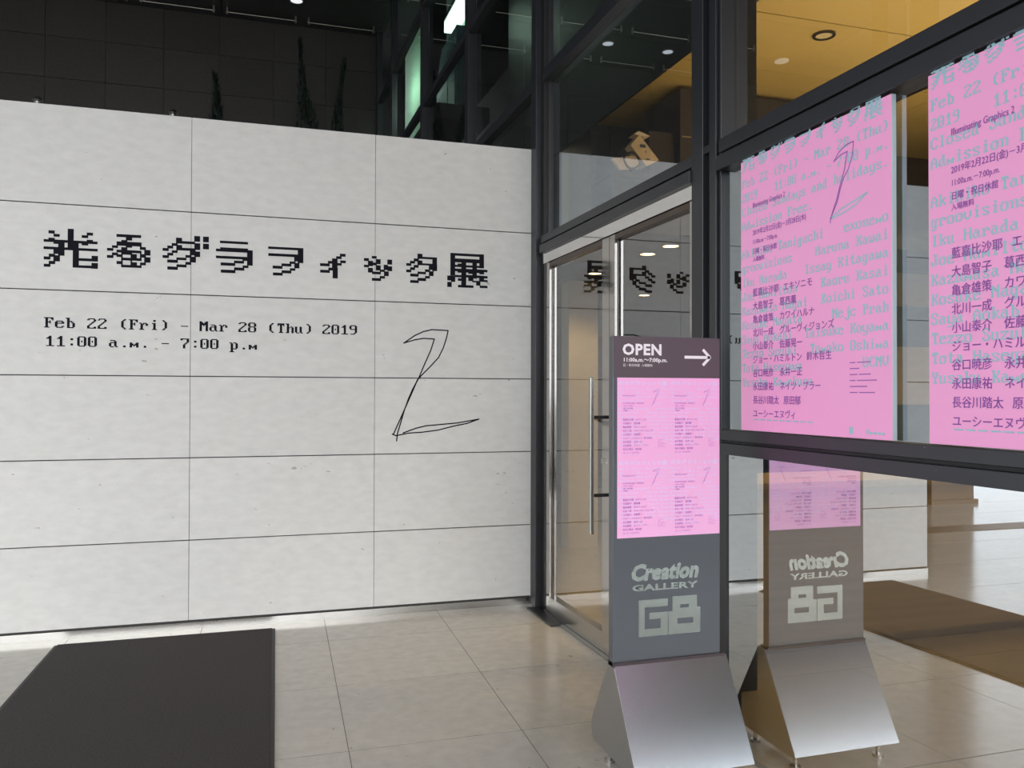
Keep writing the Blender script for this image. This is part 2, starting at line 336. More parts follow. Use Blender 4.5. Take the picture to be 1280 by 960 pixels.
# ------------------------------------------------------------------ stone wall
ZR = [0.055, 0.566, 1.091, 1.612, 2.134, 2.664, 3.272]
XC = [-1.55, -0.325, 0.852, 1.985]
WY = 5.80
wall = struct('wall_back', B(-1.53, 1.975, WY + .012, WY + .238, 0.0, 3.262), JOINT)
for i in range(3):
    for j in range(6):
        gz = 0.0035; gx = 0.0016
        B(XC[i] + gx, XC[i + 1] - gx, WY, WY + .25, ZR[j] + gz, ZR[j + 1] - (gz if j < 5 else 0)).make('stone_panel', STONE, wall)
struct('baseboard_back', B(-1.545, 1.98, WY - .012, WY + .02, 0.0, 0.046), SATIN)
yw = WY - 0.0015
def wfn(x, z): return (x, yw, z)
TX0, TZ0 = -1.175, 2.28
for k, L in enumerate(TITLE):
    mb = MB()
    for a, b, c, d in cells(L):
        mb.poly([wfn(TX0 + a, TZ0 + b), wfn(TX0 + a, TZ0 + d), wfn(TX0 + c, TZ0 + d), wfn(TX0 + c, TZ0 + b)])
    mb.make('title_character', VINYL, wall)
mb = MB(); cw = (0.733 + 1.162) / 31.9
pixel_text(mb, 'Feb 22 (Fri) - Mar 28 (Thu) 2019', -1.162, 1.966, cw, 0.0064, wfn)
pixel_text(mb, '11:00 a.m. - 7:00 p.m', -1.157, 1.853, cw, 0.0064, wfn)
mb.make('date_lettering', VINYL, wall)
mb = MB()
for L in TWO: ribbon(mb, [(a / 1000, b / 1000) for a, b in L], 0.0085, wfn)
mb.make('handwritten_numeral', VINYL, wall, label='thin black hand-drawn outline of the numeral 2')

# ------------------------------------------------------------------ dark tiled wall behind, soffit
far = struct('wall_far', MB().box(-4.3, 2.0, 13.53, 13.8, 0, 6.82).box(-9.0, -4.3, 13.53, 13.8, 3.0, 6.82).box(-9.0, -8.4, 13.53, 13.8, 6.82, 7.3).box(-6.3, 2.0, 13.53, 13.8, 6.82, 7.3), JOINT)
XT = [1.985 - 0.785 * k for k in range(0, 14)]; ZT = [7.2, 6.61, 6.013, 5.416, 4.82, 4.22, 3.62, 3.02, 2.42, 1.82, 1.22, 0.62, 0.0]
dt = {}
for i in range(13):
    for j in range(12):
        x1, x0 = XT[i], XT[i + 1]; z1, z0 = ZT[j], ZT[j + 1]
        if x0 < -4.4 and j > 6: continue
        if j == 0 and x0 < -6.2 and x1 > -8.5: continue
        key = round(z1 - z0, 3)
        if key not in dt: dt[key] = B(-.3925 + .003, .3925 - .003, 0, .04, -(z1 - z0) / 2 + .003, (z1 - z0) / 2 - .003).mesh('wall_tile', DTILE)
        link('wall_tile', dt[key], far, ((x0 + x1) / 2, 13.5 + random.uniform(-.001, .001), (z0 + z1) / 2))
lv = MB()
for k in range(22): B(-8.35 + k * .095, -8.31 + k * .095, 13.55, 13.68, 6.82, 7.2).make('louvre_fin', FINM, far)
ceil = struct('ceiling', B(-13, 2.0, -7.0, 13.8, 7.26, 7.5), JOINT)
struct('trim_1', MB().box(-13.2, 2.0, -7.3, -7.0, 5.9, 7.5).box(-13.2, -13.0, -7.0, 13.8, 5.9, 7.5), DTILE)      # unseen deep fascia, added round the canopy to shade the upper wall
YP = [13.5 - 1.2 * k for k in range(0, 11)]
cp = B(-1.165, 1.165, -.595, .595, 0, .05).mesh('soffit_panel', CEIL)
for i in range(6):
    for j in range(17):
        link('soffit_panel', cp, ceil, (0.83 - 2.34 * i, 12.9 - 1.2 * j, 7.2))
# thin metal rails under the soffit
for (yy, segs) in ((13.15, 5), (11.94, 5), (10.73, 4)):
    for k in range(segs):
        x1 = 1.95 - 1.17 * k - .04
        r = thing('ceiling_rail', 'thin metal soffit rail, %s from the glass front, %s' % (['first', 'second', 'third', 'fourth', 'fifth'][k], {13.15: 'row nearest the dark wall', 11.94: 'second row from the wall', 10.73: 'third row from the wall'}[yy]), 'rail', (x1 - .5, yy, 7.1), 'thin ceiling rails %s' % {13.15: 'nearest the dark wall', 11.94: 'in the second row', 10.73: 'in the third row'}[yy])
        MB().cyl((x1 - 1.02, yy, 7.13), .007, 1.02, 'X', 8).make('rod', RAILM, r)
        for e in (x1 - 1.0, x1 - .02): B(e - .012, e + .012, yy - .012, yy + .012, 7.10, 7.2).make('bracket', RAILM, r)
for k, x in enumerate((0.70, -1.50, -2.58, -3.7)):
    d = thing('downlight', ['round white downlight in the dark soffit nearest the glass front', 'second round white downlight from the glass front', 'third round white downlight from the glass front', 'fourth round white downlight from the glass front'][k], 'downlight', (x, 12.6, 7.19), 'white downlights in the dark soffit')
    MB().ring((x, 12.6, 7.185), .085, .10, .02).make('trim_ring', RAILM, d)
    MB().cyl((x, 12.6, 7.188), .085, .010, 'Z', 24).make('lamp_disc', WHITEL, d)

# ------------------------------------------------------------------ glazed front: posts, transoms
trim_n = [2]
def trim(mb, m=FRAME, bevel=0.0, name=None):
    o = struct('trim_%d' % trim_n[0], mb, m, bevel=bevel); trim_n[0] += 1; return o
def post(ya, yb, z1=7.2, x0=1.985, x1=2.065):
    # front face grooved: two fins with a recessed dark joint
    w = yb - ya
    p = trim(MB().box(x0, x1, ya, ya + w * .40, 0, z1).box(x0 + .008, x1, ya + w * .52, yb, 0, z1), bevel=.003)
    B(x0 + .025, x1 - .005, ya + w * .38, ya + w * .54, 0, z1 - .01).make('recess_strip', BLACKF, p)
    return p
# corner post by the stone wall
cpst = trim(MB().box(1.975, 2.07, 5.735, 5.80, 0, 7.2).box(1.960, 2.07, 5.655, 5.715, 0, 7.2).box(2.032, 2.07, 5.59, 5.65, 0, 7.2), bevel=.003)
B(2.0, 2.06, 5.60, 5.79, 0, 7.19).make('recess_strip', BLACKF, cpst)
# double post between door and right window
pa = trim(B(1.980, 2.07, 3.405, 3.505, 0, 7.2), bevel=.003)
pb = trim(MB().box(1.980, 2.08, 3.292, 3.348, 0, 7.2).box(1.992, 2.08, 3.268, 3.284, 0, 7.2), bevel=.003)
B(2.01, 2.06, 3.28, 3.45, 0, 7.19).make('recess_strip', BLACKF, pb)
B(1.985, 2.02, 3.348, 3.405, 2.59, 2.625).make('cross_bracket', FRAME, pb)
for y in (7.75, 9.90, 12.05): post(y - .08, y + .08)
post(13.32, 13.5)
post(1.10, 1.34); post(-1.05, -.85); post(-3.0, -2.8)

def transom(y0, y1, za, zb, x0=1.968, x1=2.08):
    h = zb - za
    t = trim(MB().box(x0, x1, y0, y1, za, za + h * .46).box(x0 + .012, x1, y0, y1, za + h * .58, zb), bevel=.002)
    B(x0 + .03, x1 - .01, y0, y1, za + h * .42, za + h * .6).make('recess_strip', BLACKF, t)
transom(3.505, 5.60, 2.487, 2.61)
transom(1.34, 3.268, 2.481, 2.620)
transom(1.34, 3.268, 1.245, 1.350)
transom(-.85, 1.10, 2.487, 2.615); transom(-.85, 1.10, 1.245, 1.350)
BAYS = [(5.80, 7.65), (7.85, 9.80), (10.0, 11.95), (12.15, 13.32)]
for a, b in BAYS + [(3.505, 5.60), (1.34, 3.268), (-.85, 1.10), (-2.8, -1.05)]:
    for z in (3.70, 4.88, 6.06): transom(a, b, z, z + .095, 1.99, 2.065)
    if a > 5.7: transom(a, b, 2.5, 2.61, 1.99, 2.065)

win_n = [1]
def pane(y0, y1, z0, z1, gm, x=2.05, name='pane'):
    o = MB()
    o.box(x, x + .008, y0, y1, z0, z1, 1)
    o.m[-2] = 0   # the outward (-X) face carries the coating
    w = struct('window_%d' % win_n[0], o, [gm, G_IN]); win_n[0] += 1
    return w
for a, b in BAYS:
    zs = [0.0, 2.5, 3.70, 4.88, 6.06, 7.2]
    for k in range(5): pane(a, b, zs[k] + (.105 if k else .02), zs[k + 1], G_BACK, 2.05)
zs = [2.61, 3.70, 4.88, 6.06, 7.2]
for k in range(4):
    pane(3.505, 5.60, zs[k] + (.0 if not k else .105), zs[k + 1], G_TR, 2.05)
    pane(1.34, 3.268, zs[k] + (.005 if not k else .105), zs[k + 1], G_UP, 2.06)
    pane(-.85, 1.10, zs[k] + (.005 if not k else .105), zs[k + 1], G_UP, 2.06)
pane(1.34, 3.268, 1.350, 2.487, G_UP, 2.015)
pane(1.34, 3.20, 0.03, 1.245, G_LOW, 1.982)
B(1.975, 2.05, 3.201, 3.268, 0.0, 1.245).make('lower_sash', FRAME, pb)
pane(-.85, 1.10, 1.350, 2.487, G_UP, 2.015); pane(-.85, 1.10, 0.03, 1.245, G_LOW, 1.982); pane(-2.8, -1.05, 0.03, 3.70, G_UP, 2.06)
struct('baseboard_right', MB().box(1.985, 2.11, 1.34, 3.268, 0, .028).box(1.985, 2.11, -.85, 1.1, 0, .028).box(1.985, 2.11, -2.8, -1.05, 0, .028), SATIN)

# ------------------------------------------------------------------ doors
hd = trim(B(1.99, 2.08, 3.505, 5.59, 2.412, 2.487), STEEL)
jb = trim(MB().box(2.0, 2.07, 5.515, 5.585, 0, 2.412), STILE)
B(1.997, 2.06, 5.535, 5.545, 0, 2.41).make('brush_seal', BLACKF, jb)
jb2 = trim(MB().box(2.005, 2.07, 3.505, 3.515, 0, 2.412), STILE)
def door(n, y0, y1, handle_y, sl=.055, sr=.055):
    d = struct('door_%d' % n, MB().box(2.018, 2.026, y0 + .03, y1 - .03, .115, 2.385), [G_DOOR, G_IN])
    me = d.data
    me.polygons.foreach_set('material_index', [1, 1, 1, 1, 0, 1])
    B(1.992, 2.052, y0, y0 + sl, .012, 2.405).make('stile', STILE, d)
    B(1.992, 2.052, y1 - sr, y1, .012, 2.405).make('stile', STILE, d)
    B(1.992, 2.052, y0 + sl, y1 - sr, 2.375, 2.405).make('top_rail', BRONZE, d)
    B(1.992, 2.052, y0 + sl, y1 - sr, .012, .125).make('bottom_rail', SATIN, d, bevel=.001)
    B(2.010, 2.014, y0 + sl, y0 + sl + .008, .125, 2.375).make('gasket', BLACKF, d)
    B(2.010, 2.014, y1 - sr - .008, y1 - sr, .125, 2.375).make('gasket', BLACKF, d)
    h = MB().box(1.900, 1.922, handle_y - .016, handle_y + .016, .70, 1.60).make('handle', SATIN, d, bevel=.003)
    for z in (.92, 1.37): MB().cyl((1.915, handle_y, z), .010, .10, 'X', 12).make('handle_mount', BLACKF, h)
    B(1.984, 1.993, handle_y - .03, handle_y + .03, 1.10, 1.13).make('lock_plate', SATIN, d)
    return d
door(1, 4.46, 5.512, 4.53, sl=.10)
door(2, 3.518, 4.455, 4.20, sl=.022, sr=.07)
pp = MB().box(1.90, 1.985, 5.17, 5.66, 0.0, .012); pp.make('pivot_plate', mat('dark_steel_plate', (.05, .05, .052), .4, metal=.6), label='dark metal floor plate at the foot of the corner post', category='floor plate', bevel=.002)
struct('trim_%d' % trim_n[0], B(1.96, 2.08, 3.51, 5.58, 0.0, .010), SATIN); trim_n[0] += 1

# ------------------------------------------------------------------ interior seen through the glass
CZ = 3.92
ci = struct('ceiling', B(3.0, 13.4, -3, 7.0, CZ + .012, CZ + .12), JOINT)
yj = [7.0, 6.28, 5.45, 4.62, 3.79, 2.96, 2.13, 1.30, .47, -.36, -1.19, -3]
for k in range(len(yj) - 1):
    for q in range(4):
        x0 = 3.0 + q * 2.6
        B(x0 + .002, min(x0 + 2.6, 13.4) - .002, yj[k + 1] + .007, yj[k] - .007, CZ, CZ + .03).make('ceiling_panel', TANC, ci)
struct('wall_interior', B(2.98, 3.0, -3, 9.6, CZ + .0, 7.25), DARKW)            # upper dark face above the tan ceiling
struct('wall_interior', B(3.0, 13.4, 7.0, 7.12, 2.74, 7.25), BLOCKM)
struct('wall_interior', B(3.03, 3.34, 7.75, 7.95, 0, 6.9), WARMW)
struct('wall_interior', B(2.12, 13.4, 15.0, 15.2, 0, 7.3), DARKW)
struct('wall_interior', B(13.3, 13.5, -3, 15.2, 0, 7.3), DARKW)
struct('wall_interior', B(2.12, 13.4, -3.2, -3.0, 0, 7.3), DARKW)
struct('ceiling', B(2.0, 13.5, -3.2, 15.2, 7.25, 7.45), DARKW)
sof = struct('ceiling', MB().box(2.45, 13.3, 5.32, 6.62, 2.62, 2.74).box(2.92, 13.3, 6.62, 15.0, 2.62, 2.74), DARKW)
struct('wall_interior', B(3.6, 3.72, 7.95, 13.5, 2.74, 6.2), DARKW)
struct('trim_%d' % trim_n[0], B(2.27, 2.50, 3.76, 4.0, 0, 7.2), DARKW); trim_n[0] += 1   # dark square column just inside
eq = thing('equipment_cabinet', 'dark brown boxy cabinet high inside behind the glass over the door, under the tan ceiling', 'cabinet', (3.5, 5.9, 2.74))
B(3.22, 4.6, 5.87, 6.5, 2.745, 3.88).make('body', BLOCKM, eq)
B(2.99, 3.21, 5.95, 6.5, 2.745, 3.55).make('side_panel', BLOCKM, eq)
for z in (3.1, 3.5): B(3.23, 4.59, 5.862, 5.872, z, z + .008).make('seam', RAILM, eq)
# low lamps under the soffit
for k, (x, y) in enumerate(((3.03, 6.05), (3.03, 5.67), (4.25, 8.57), (3.06, 7.17), (10.9, 12.4), (11.8, 12.4), (5.4, 7.2), (6.6, 10.2))):
    lab = ['warm round downlight seen through the door glass, lower of the pair at upper right', 'warm round downlight seen through the door glass, highest and rightmost', 'warm round downlight seen low in the right door glass', 'warm round downlight seen at the left door leaf edge'][k] if k < 4 else ['warm round downlight deep inside the lobby, left of the far pair', 'warm round downlight deep inside the lobby, right of the far pair', 'warm round downlight behind the pink posters, nearer one', 'warm round downlight behind the pink posters, farther one'][k - 4]
    d = thing('lobby_downlight', lab, 'downlight', (x, y, 2.6), 'warm downlights in the lobby soffit')
    MB().ring((x, y, 2.606), .058, .070, .014).make('trim_ring', SATIN, d)
    MB().cyl((x, y, 2.609), .057, .010, 'Z', 24).make('lamp_disc', WARML, d)
    L = bpy.data.lights.new('lobby_lamp', 'SPOT'); L.energy = 45 if k < 4 else 60; L.color = (1.0, .74, .42); L.spot_size = math.radians(130); L.spot_blend = .8; L.shadow_soft_size = .05
    lo = bpy.data.objects.new('lobby_lamp', L); COL.objects.link(lo); lo.location = (x, y, 2.59)
# tan ceiling: ring light and downlights with their own lamps
for k, (x, y) in enumerate(((3.70, 5.25), (3.70, 4.78), (5.6, 5.0), (5.6, 2.5), (3.9, 2.5), (8.0, 3.5))):
    lab = ['small pale downlight in the tan ceiling, above the left poster', 'ring-shaped downlight in the tan ceiling, above the left poster'][k] if k < 2 else 'warm downlight in the tan ceiling, %s' % ['straight above the wooden counter', 'in the row nearest the entrance front', 'near the glass front', 'farthest inside'][k - 2]
    d = thing('ceiling_downlight', lab, 'downlight', (x, y, CZ - .02), 'downlights in the tan ceiling')
    if k == 0: MB().cyl((x, y, CZ - .006), .05, .008, 'Z', 24).make('lamp_disc', mat('pale_disc', (.7, .62, .5), .5, emit=.35), d)
    else:
        MB().ring((x, y, CZ - .012), .055, .075, .014).make('trim_ring', BRONZE, d)
        MB().cyl((x, y, CZ - .006), .054, .008, 'Z', 24).make('lamp_disc', mat('dim_disc', (.55, .42, .2), .5, emit=.3) if k == 1 else WARML, d)
    if k > 0:
        L = bpy.data.lights.new('ceiling_lamp', 'SPOT'); L.energy = 85; L.color = (1.0, .76, .45); L.spot_size = math.radians(140); L.spot_blend = .8; L.shadow_soft_size = .06
        lo = bpy.data.objects.new('ceiling_lamp', L); COL.objects.link(lo); lo.location = (x, y, CZ - .03)
# shelf unit glimpsed between the posters
wp = thing('display_shelf', 'pale wooden shelf unit inside the lobby, glimpsed in the gap between the two pink posters', 'shelf unit', (6.2, 6.0, 0))
B(4.9, 7.6, 6.05, 6.09, 0, 2.5).make('back_panel', DARKW, wp)
B(4.9, 7.6, 5.98, 6.05, 1.42, 1.92).make('front_board', WOODP, wp)
B(4.9, 7.6, 5.98, 6.05, 2.28, 2.56).make('front_board', WOODP, wp)
for x in (4.9, 7.56): B(x, x + .04, 5.7, 6.09, 0, 2.5).make('side_panel', DARKW, wp)
A = bpy.data.lights.new('ceiling_fill_light', 'AREA'); A.shape = 'RECTANGLE'; A.size = 4.4; A.size_y = 5.0; A.energy = 165; A.color = (1.0, .82, .55)
ao = bpy.data.objects.new('ceiling_fill_light', A); COL.objects.link(ao); ao.location = (4.9, 2.75, 2.62); ao.rotation_euler = (math.pi, 0, 0)  # unseen floating area light, added to brighten the tan ceiling from below
# reception counter
rc = thing('reception_counter', 'pale wooden reception counter inside, behind the lower right window', 'counter', (3.6, 4.4, 0))
B(2.76, 5.2, 4.24, 4.75, 0.06, .955).make('body', WOODP, rc)
B(2.74, 5.22, 4.20, 4.78, .955, .995).make('worktop', WOODP, rc, bevel=.003)
B(2.80, 5.16, 4.28, 4.72, 0, .06).make('plinth', WOODP, rc)

# cardboard and clutter on the soffit over the doors
def slab(name, pts, y, t, m, lab, cat, tape=True, **k):
    """upright tilted piece of card: outline in (x,z)"""
    e = thing(name, lab, cat, (sum(p[0] for p in pts) / len(pts), y, min(p[1] for p in pts)), **k)
    MB().prism(pts, 'Y', y, y + t).make('body', m, e); return e
BOXP = [(2.62, 3.28), (2.69, 3.36), (2.845, 3.19), (2.745, 3.14)]
bx = slab('cardboard_box', BOXP, 5.50, .10, CARD, 'tilted brown cardboard box with small dark label, high behind glass over the door', 'box')
B(2.695, 2.735, 5.492, 5.501, 3.27, 3.29).make('label_sticker', LABELB, bx)
B(2.735, 2.742, 5.494, 5.501, 3.235, 3.245).make('print_mark', LABELB, bx); B(2.74, 2.77, 5.494, 5.501, 3.185, 3.192).make('print_mark', LABELB, bx)
slab('cardboard_flap', [(2.46, 3.16), (2.66, 3.20), (2.665, 3.105), (2.52, 3.088)], 5.46, .03, CARDL, 'pale flattened piece of cardboard lying left of the tilted box', 'cardboard')
slab('cardboard_flap', [(2.65, 3.364), (2.69, 3.39), (2.78, 3.362), (2.70, 3.358)], 5.51, .10, CARDL, 'small folded cardboard lid above the tilted box', 'cardboard')
tub = thing('storage_crate', 'dark crate supporting the cardboard pieces above the door', 'crate', (2.8, 5.6, 2.74))
MB().box(2.47, 3.2, 5.49, 5.84, 2.742, 3.05).make('body', BLACKF, tub)
MB().box(2.46, 3.21, 5.48, 5.85, 3.05, 3.08).make('rim', BLOCKM, tub)
cr = thing('crumpled_bag', 'rust red plastic bag beside the big post, right of the tilted box', 'bag', (3.1, 5.45, 3.08))
mb = MB(); mb.dome((3.09, 5.60, 3.10), .10, .10, 14, 5); me = mb.mesh('body', REDC)
for v in me.vertices: v.co += Vector((random.uniform(-.012, .012), random.uniform(-.012, .012), random.uniform(-.01, .012)))
link('body', me, cr)
# coil of cable
cb = thing('cable_coil', 'loose coil of black cable beside the tilted cardboard box', 'cable', (2.62, 5.42, 2.98))
cu = bpy.data.curves.new('cable', 'CURVE'); cu.dimensions = '3D'; cu.bevel_depth = .007; sp = cu.splines.new('POLY'); sp.points.add(60)
for i in range(61):
    a = i / 60 * 4 * math.pi; sp.points[i].co = (2.60 + .06 * math.cos(a), 5.435 + .008 * math.sin(3 * a), 3.15 + (.05 + .01 * (i / 60)) * math.sin(a), 1)
co = bpy.data.objects.new('cable', cu); COL.objects.link(co)
dg = bpy.context.evaluated_depsgraph_get(); me = bpy.data.meshes.new_from_object(co.evaluated_get(dg)); bpy.data.objects.remove(co); me.materials.clear(); me.materials.append(BLACKF); link('loop', me, cb)

# upper floor at the back: greenish lit partitions and a tube light
gp = struct('wall_interior', MB().box(2.50, 2.56, 12.42, 13.75, 3.6, 7.2), GREENP)
gp2 = struct('wall_interior', MB().box(2.62, 2.68, 9.95, 11.3, 4.6, 7.2), GREENP)
tb = thing('tube_light', 'bright greenish white ceiling tube light high in the far windows', 'tube light', (2.5, 10.2, 6.3))
B(2.42, 2.60, 9.85, 10.62, 6.27, 6.33).make('housing', SATIN, tb); B(2.43, 2.59, 9.86, 10.61, 6.14, 6.27).make('diffuser', GREENL, tb)
tc2 = thing('filing_cabinet', 'dark teal cabinet below the greenish tube light high in the far windows', 'cabinet', (2.5, 10.4, 4.9))
MB().prism([(9.9, 4.9), (11.0, 4.9), (11.0, 5.6), (10.7, 5.95), (9.9, 5.95)], 'X', 2.42, 2.60).make('body', TEAL, tc2)
B(2.41, 2.425, 9.95, 10.3, 5.0, 5.8).make('door', mat('dark_teal_door', (.03, .06, .07), .4), tc2); B(2.41, 2.425, 10.35, 10.65, 5.0, 5.8).make('door', bpy.data.materials['dark_teal_door'], tc2)
struct('floor', B(2.12, 2.75, 9.6, 13.8, 4.70, 4.88), DARKW)
G = bpy.data.lights.new('green_glow', 'AREA'); G.shape = 'RECTANGLE'; G.size = .14; G.size_y = .7; G.energy = 22; G.color = (.7, 1.0, .82)
go = bpy.data.objects.new('green_glow', G); COL.objects.link(go); go.location = (2.51, 10.23, 6.13)
G = bpy.data.lights.new('green_glow', 'AREA'); G.shape = 'RECTANGLE'; G.size = .1; G.size_y = .7; G.energy = 9; G.color = (.7, 1.0, .82)
go = bpy.data.objects.new('green_glow', G); COL.objects.link(go); go.location = (2.09, 12.9, 6.2); go.rotation_euler = (0, -math.pi / 2, 0)  # no tube here: unseen light added to brighten the far green partition

# ------------------------------------------------------------------ illuminated posters
NAMES = [('藍嘉比沙耶', 'エキソニモ'), ('大島智子', '葛西薫'), ('亀倉雄策', 'カワイハルナ'), ('北川一成', 'グルーヴィジョンズ'), ('小山泰介', '佐藤晃一'), ('ジョー・ハミルトン', '鈴木哲生'), ('谷口暁彦', '永井一正'), ('永田康祐', 'ネイツ・プラー'), ('長谷川踏太', '原田郁'), ('ユーシーエヌヴィ', '')]
CY = [(0, 'Feb 22 (Fri) - Mar 28 (Thu)', ''), (1, '2019    11:00 a.m. - 7:00 p.m.', 'R'), (2, 'Closed Sundays and holidays.', ''), (3, 'Admission Free.', ''), (5, 'Akihiko Taniguchi', 'exonemo'), (6, 'groovisions', 'Haruna Kawai'), (7, 'Iku Harada', 'Issay Kitagawa'), (8, 'Joe Hamilton', 'Kaoru Kasai'), (9, 'Kazumasa Nagai', 'Koichi Sato'), (10, 'Kosuke Nagata', 'Nejc Prah'), (11, 'Saya Aokabi', 'Taisuke Koyama'), (12, 'Tezzo Suzuki', 'Tomoko Oshima'), (13, 'Tota Hasegawa', 'UCNV'), (14, 'Yusaku Kamekura', '')]
PW, PH, PS = 0.914, 1.183, 0.95     # poster; art coordinates: u from the left edge, v height above the bottom edge
PB = 1.346
def art_cyan(fn):
    mb = MB(); cw = .0326; rh = .0037
    for k, L in enumerate(TITLE):
        for a, b, c, d in cells(L):
            s = .305
            mb.poly([fn(.012 + a * s, 1.130 + b * s * 1.1), fn(.012 + a * s, 1.130 + d * s * 1.1), fn(.012 + c * s, 1.130 + d * s * 1.1), fn(.012 + c * s, 1.130 + b * s * 1.1)])
    for k, a, b in CY:
        z = 2.442 - .0620 * k - PB
        w = (PW - .02) / len(a) if b == 'R' or k in (0, 2) else cw
        pixel_text(mb, a, .01, z, w, rh, fn)
        if b and b != 'R': pixel_text(mb, b, PW - .012 - len(b) * cw, z, cw, rh, fn)
    # lower strokes of the numeral and the tiny imprint
    ribbon(mb, [(.60, .815), (.66, .838), (.72, .850), (.797, .868)], .006, fn); ribbon(mb, [(.60, .812), (.68, .822), (.74, .838), (.797, .868)], .006, fn)
    for k in range(9): mb.poly([fn(.10 + k * .045, .052), fn(.10 + k * .045, .047), fn(.135 + k * .045, .047), fn(.135 + k * .045, .052)])
    mb.poly([fn(.70, .04), fn(.70, .015), fn(.722, .015), fn(.722, .04)]); mb.poly([fn(.79, .035), fn(.79, .018), fn(.80, .018), fn(.80, .035)])
    for k in range(4): mb.poly([fn(.805 + k * .02, .026), fn(.805 + k * .02, .018), fn(.82 + k * .02, .018), fn(.82 + k * .02, .026)])
    return mb
def art_purple(fn, kana=True):
    mb = MB(); mx = .092
    def put(s, size, x, z, sx=1.0, off=0.0):
        w = merge_text(mb, text_mesh(s, size, 't', PURP), lambda a, b: fn(x + a * sx, z + b))
        merge_text(mb, text_mesh(s, size, 't', PURP), lambda a, b: fn(x + a * sx + off * 2, z + b + off)); return x + w * sx
    put('Illuminating Graphics 2', .031, mx, 2.305 - PB, .80, .0004)
    put('2019年2月22日(金)－3月28日(木)', .029, mx, 2.187 - PB, .88, .0005)
    put('11:00a.m.－7:00p.m.', .027, mx, 2.148 - PB, .80, .0003)
    put('日曜・祝日休館', .027, mx, 2.106 - PB, .92, .0006)
    put('入場無料', .023, mx, 2.073 - PB, .95, .0006)
    for k, (a, b) in enumerate(NAMES):
        z = 1.925 - .0575 * k - PB
        e = put(a, .0375, mx, z, 1.0, .0006)
        if b: put(b, .0375, max(e + .030, mx + .19), z, 1.0, .0006)
    # small credit block
    for k, wds in enumerate(((.03, .07), (.05,), (.04, .06), (.03, .10), (.09,), (.04, .08))):
        x = .705
        for w in wds:
            mb.poly([fn(x, .273 - k * .0215), fn(x, .2695 - k * .0215), fn(x + w, .2695 - k * .0215), fn(x + w, .273 - k * .0215)]); x += w + .008
    ribbon(mb, [(.62, 1.022), (.65, 1.05), (.69, 1.066), (.728, 1.068), (.722, 1.02), (.70, .975), (.672, .945), (.655, .91), (.64, .87), (.60, .812)], .0045, fn)
    ribbon(mb, [(.62, 1.022), (.66, 1.037), (.695, 1.04), (.68, .98), (.655, .925), (.635, .875), (.615, .84), (.602, .812), (.600, .798)], .0045, fn)
    return mb
af = lambda u, v: (0.0, -u, v)          # art plane: facing -X, u runs towards the camera
cy_me = art_cyan(af).mesh('cyan_lettering', CYANP); pu_me = art_purple(af).mesh('purple_lettering', PURP)
def poster(y_left, lab):
    w, b, h = PW * PS, 1.354, 1.119
    t = thing('poster', lab, 'poster', (2.0, y_left - w / 2, b), 'pink backlit exhibition posters in the right window')
    B(1.986, 2.004, y_left - w, y_left, b, b + h).make('light_panel', POSTEDGE, t, bevel=.001)
    B(1.9845, 1.9865, y_left - w + .001, y_left - .001, b + .001, b + h - .001).make('printed_sheet', PINKP, t)
    for me, x in ((cy_me, 1.9838), (pu_me, 1.9832)):
        o = link(me.name, me, t, (x, y_left, b)); o.scale = (1, PS, PS); o['kind'] = 'stuff'
    for y in (y_left - .15, y_left - w + .15): MB().box(2.004, 2.013, y - .02, y + .02, b + .08, b + h - .08).make('mounting_batten', FRAME, t)
    return t
poster(3.100, 'pink backlit poster nearest the big post, showing the whole hand-drawn numeral')
poster(2.078, 'pink backlit poster cut off by the right edge of the picture')
poster(0.95, 'pink backlit poster in the next window bay, outside the picture')

# ------------------------------------------------------------------ sign stand
SX0, SX1, SYF = 1.388, 1.866, 3.072
sg = thing('sign_stand', 'tall grey OPEN sign stand on a sloping brushed steel foot before the door', 'sign', ((SX0 + SX1) / 2, 3.08, 0))
bd = B(SX0, SX1, SYF, SYF + .040, .43, 1.733).make('board', BOARD, sg, bevel=.002)
B(SX0 + .001, SX1 - .001, SYF - .0012, SYF + .001, 1.569, 1.731).make('header_panel', HEADER, bd)
PX0, PX1, PZ0, PZ1 = SX0 + .018, SX1 - .003, .934, 1.568
sheet = B(PX0, PX1, SYF - .0025, SYF + .001, PZ0, PZ1).make('pink_sheet', PINKS, sg)
bf = lambda u, v: (u, 0.0, v)
c2 = art_cyan(bf).mesh('small_cyan_lettering', CYANS); p2 = art_purple(bf).mesh('small_purple_lettering', PURS)
hw, hh = (PX1 - PX0) / 2, (PZ1 - PZ0) / 2
for i in range(2):
    for j in range(2):
        for me, dy in ((c2, .0032), (p2, .0036)):
            o = link(me.name, me, sheet, (PX0 + i * hw, SYF - dy, PZ0 + j * hh)); o.scale = (hw / PW, 1, hh / 1.25); o['kind'] = 'stuff'
def sfn(x0, z0, sx=1.0, sz=1.0, shear=0.0, y=SYF - .0018): return lambda a, b: (x0 + a * sx + b * shear, y, z0 + b * sz)
mb = MB()
merge_text(mb, text_mesh('OPEN', .060, 't', WHITEP, offset=.0022, spacing=1.08), sfn(1.428, 1.660, 1.06, 1.0)); mb.make('open_lettering', WHITEP, bd)
mb = MB()
merge_text(mb, text_mesh('11:00a.m.〜7:00p.m.', .0225, 't', WHITEP, offset=.0006), sfn(1.430, 1.632, 1.05, .95))
merge_text(mb, text_mesh('日・祝日休館  入場無料', .0145, 't', WHITEP), sfn(1.430, 1.613, .85, .85)); mb.make('hours_lettering', WHITEP, bd)
mb = MB(); af2 = lambda x, z: (x, SYF - .0018, z)
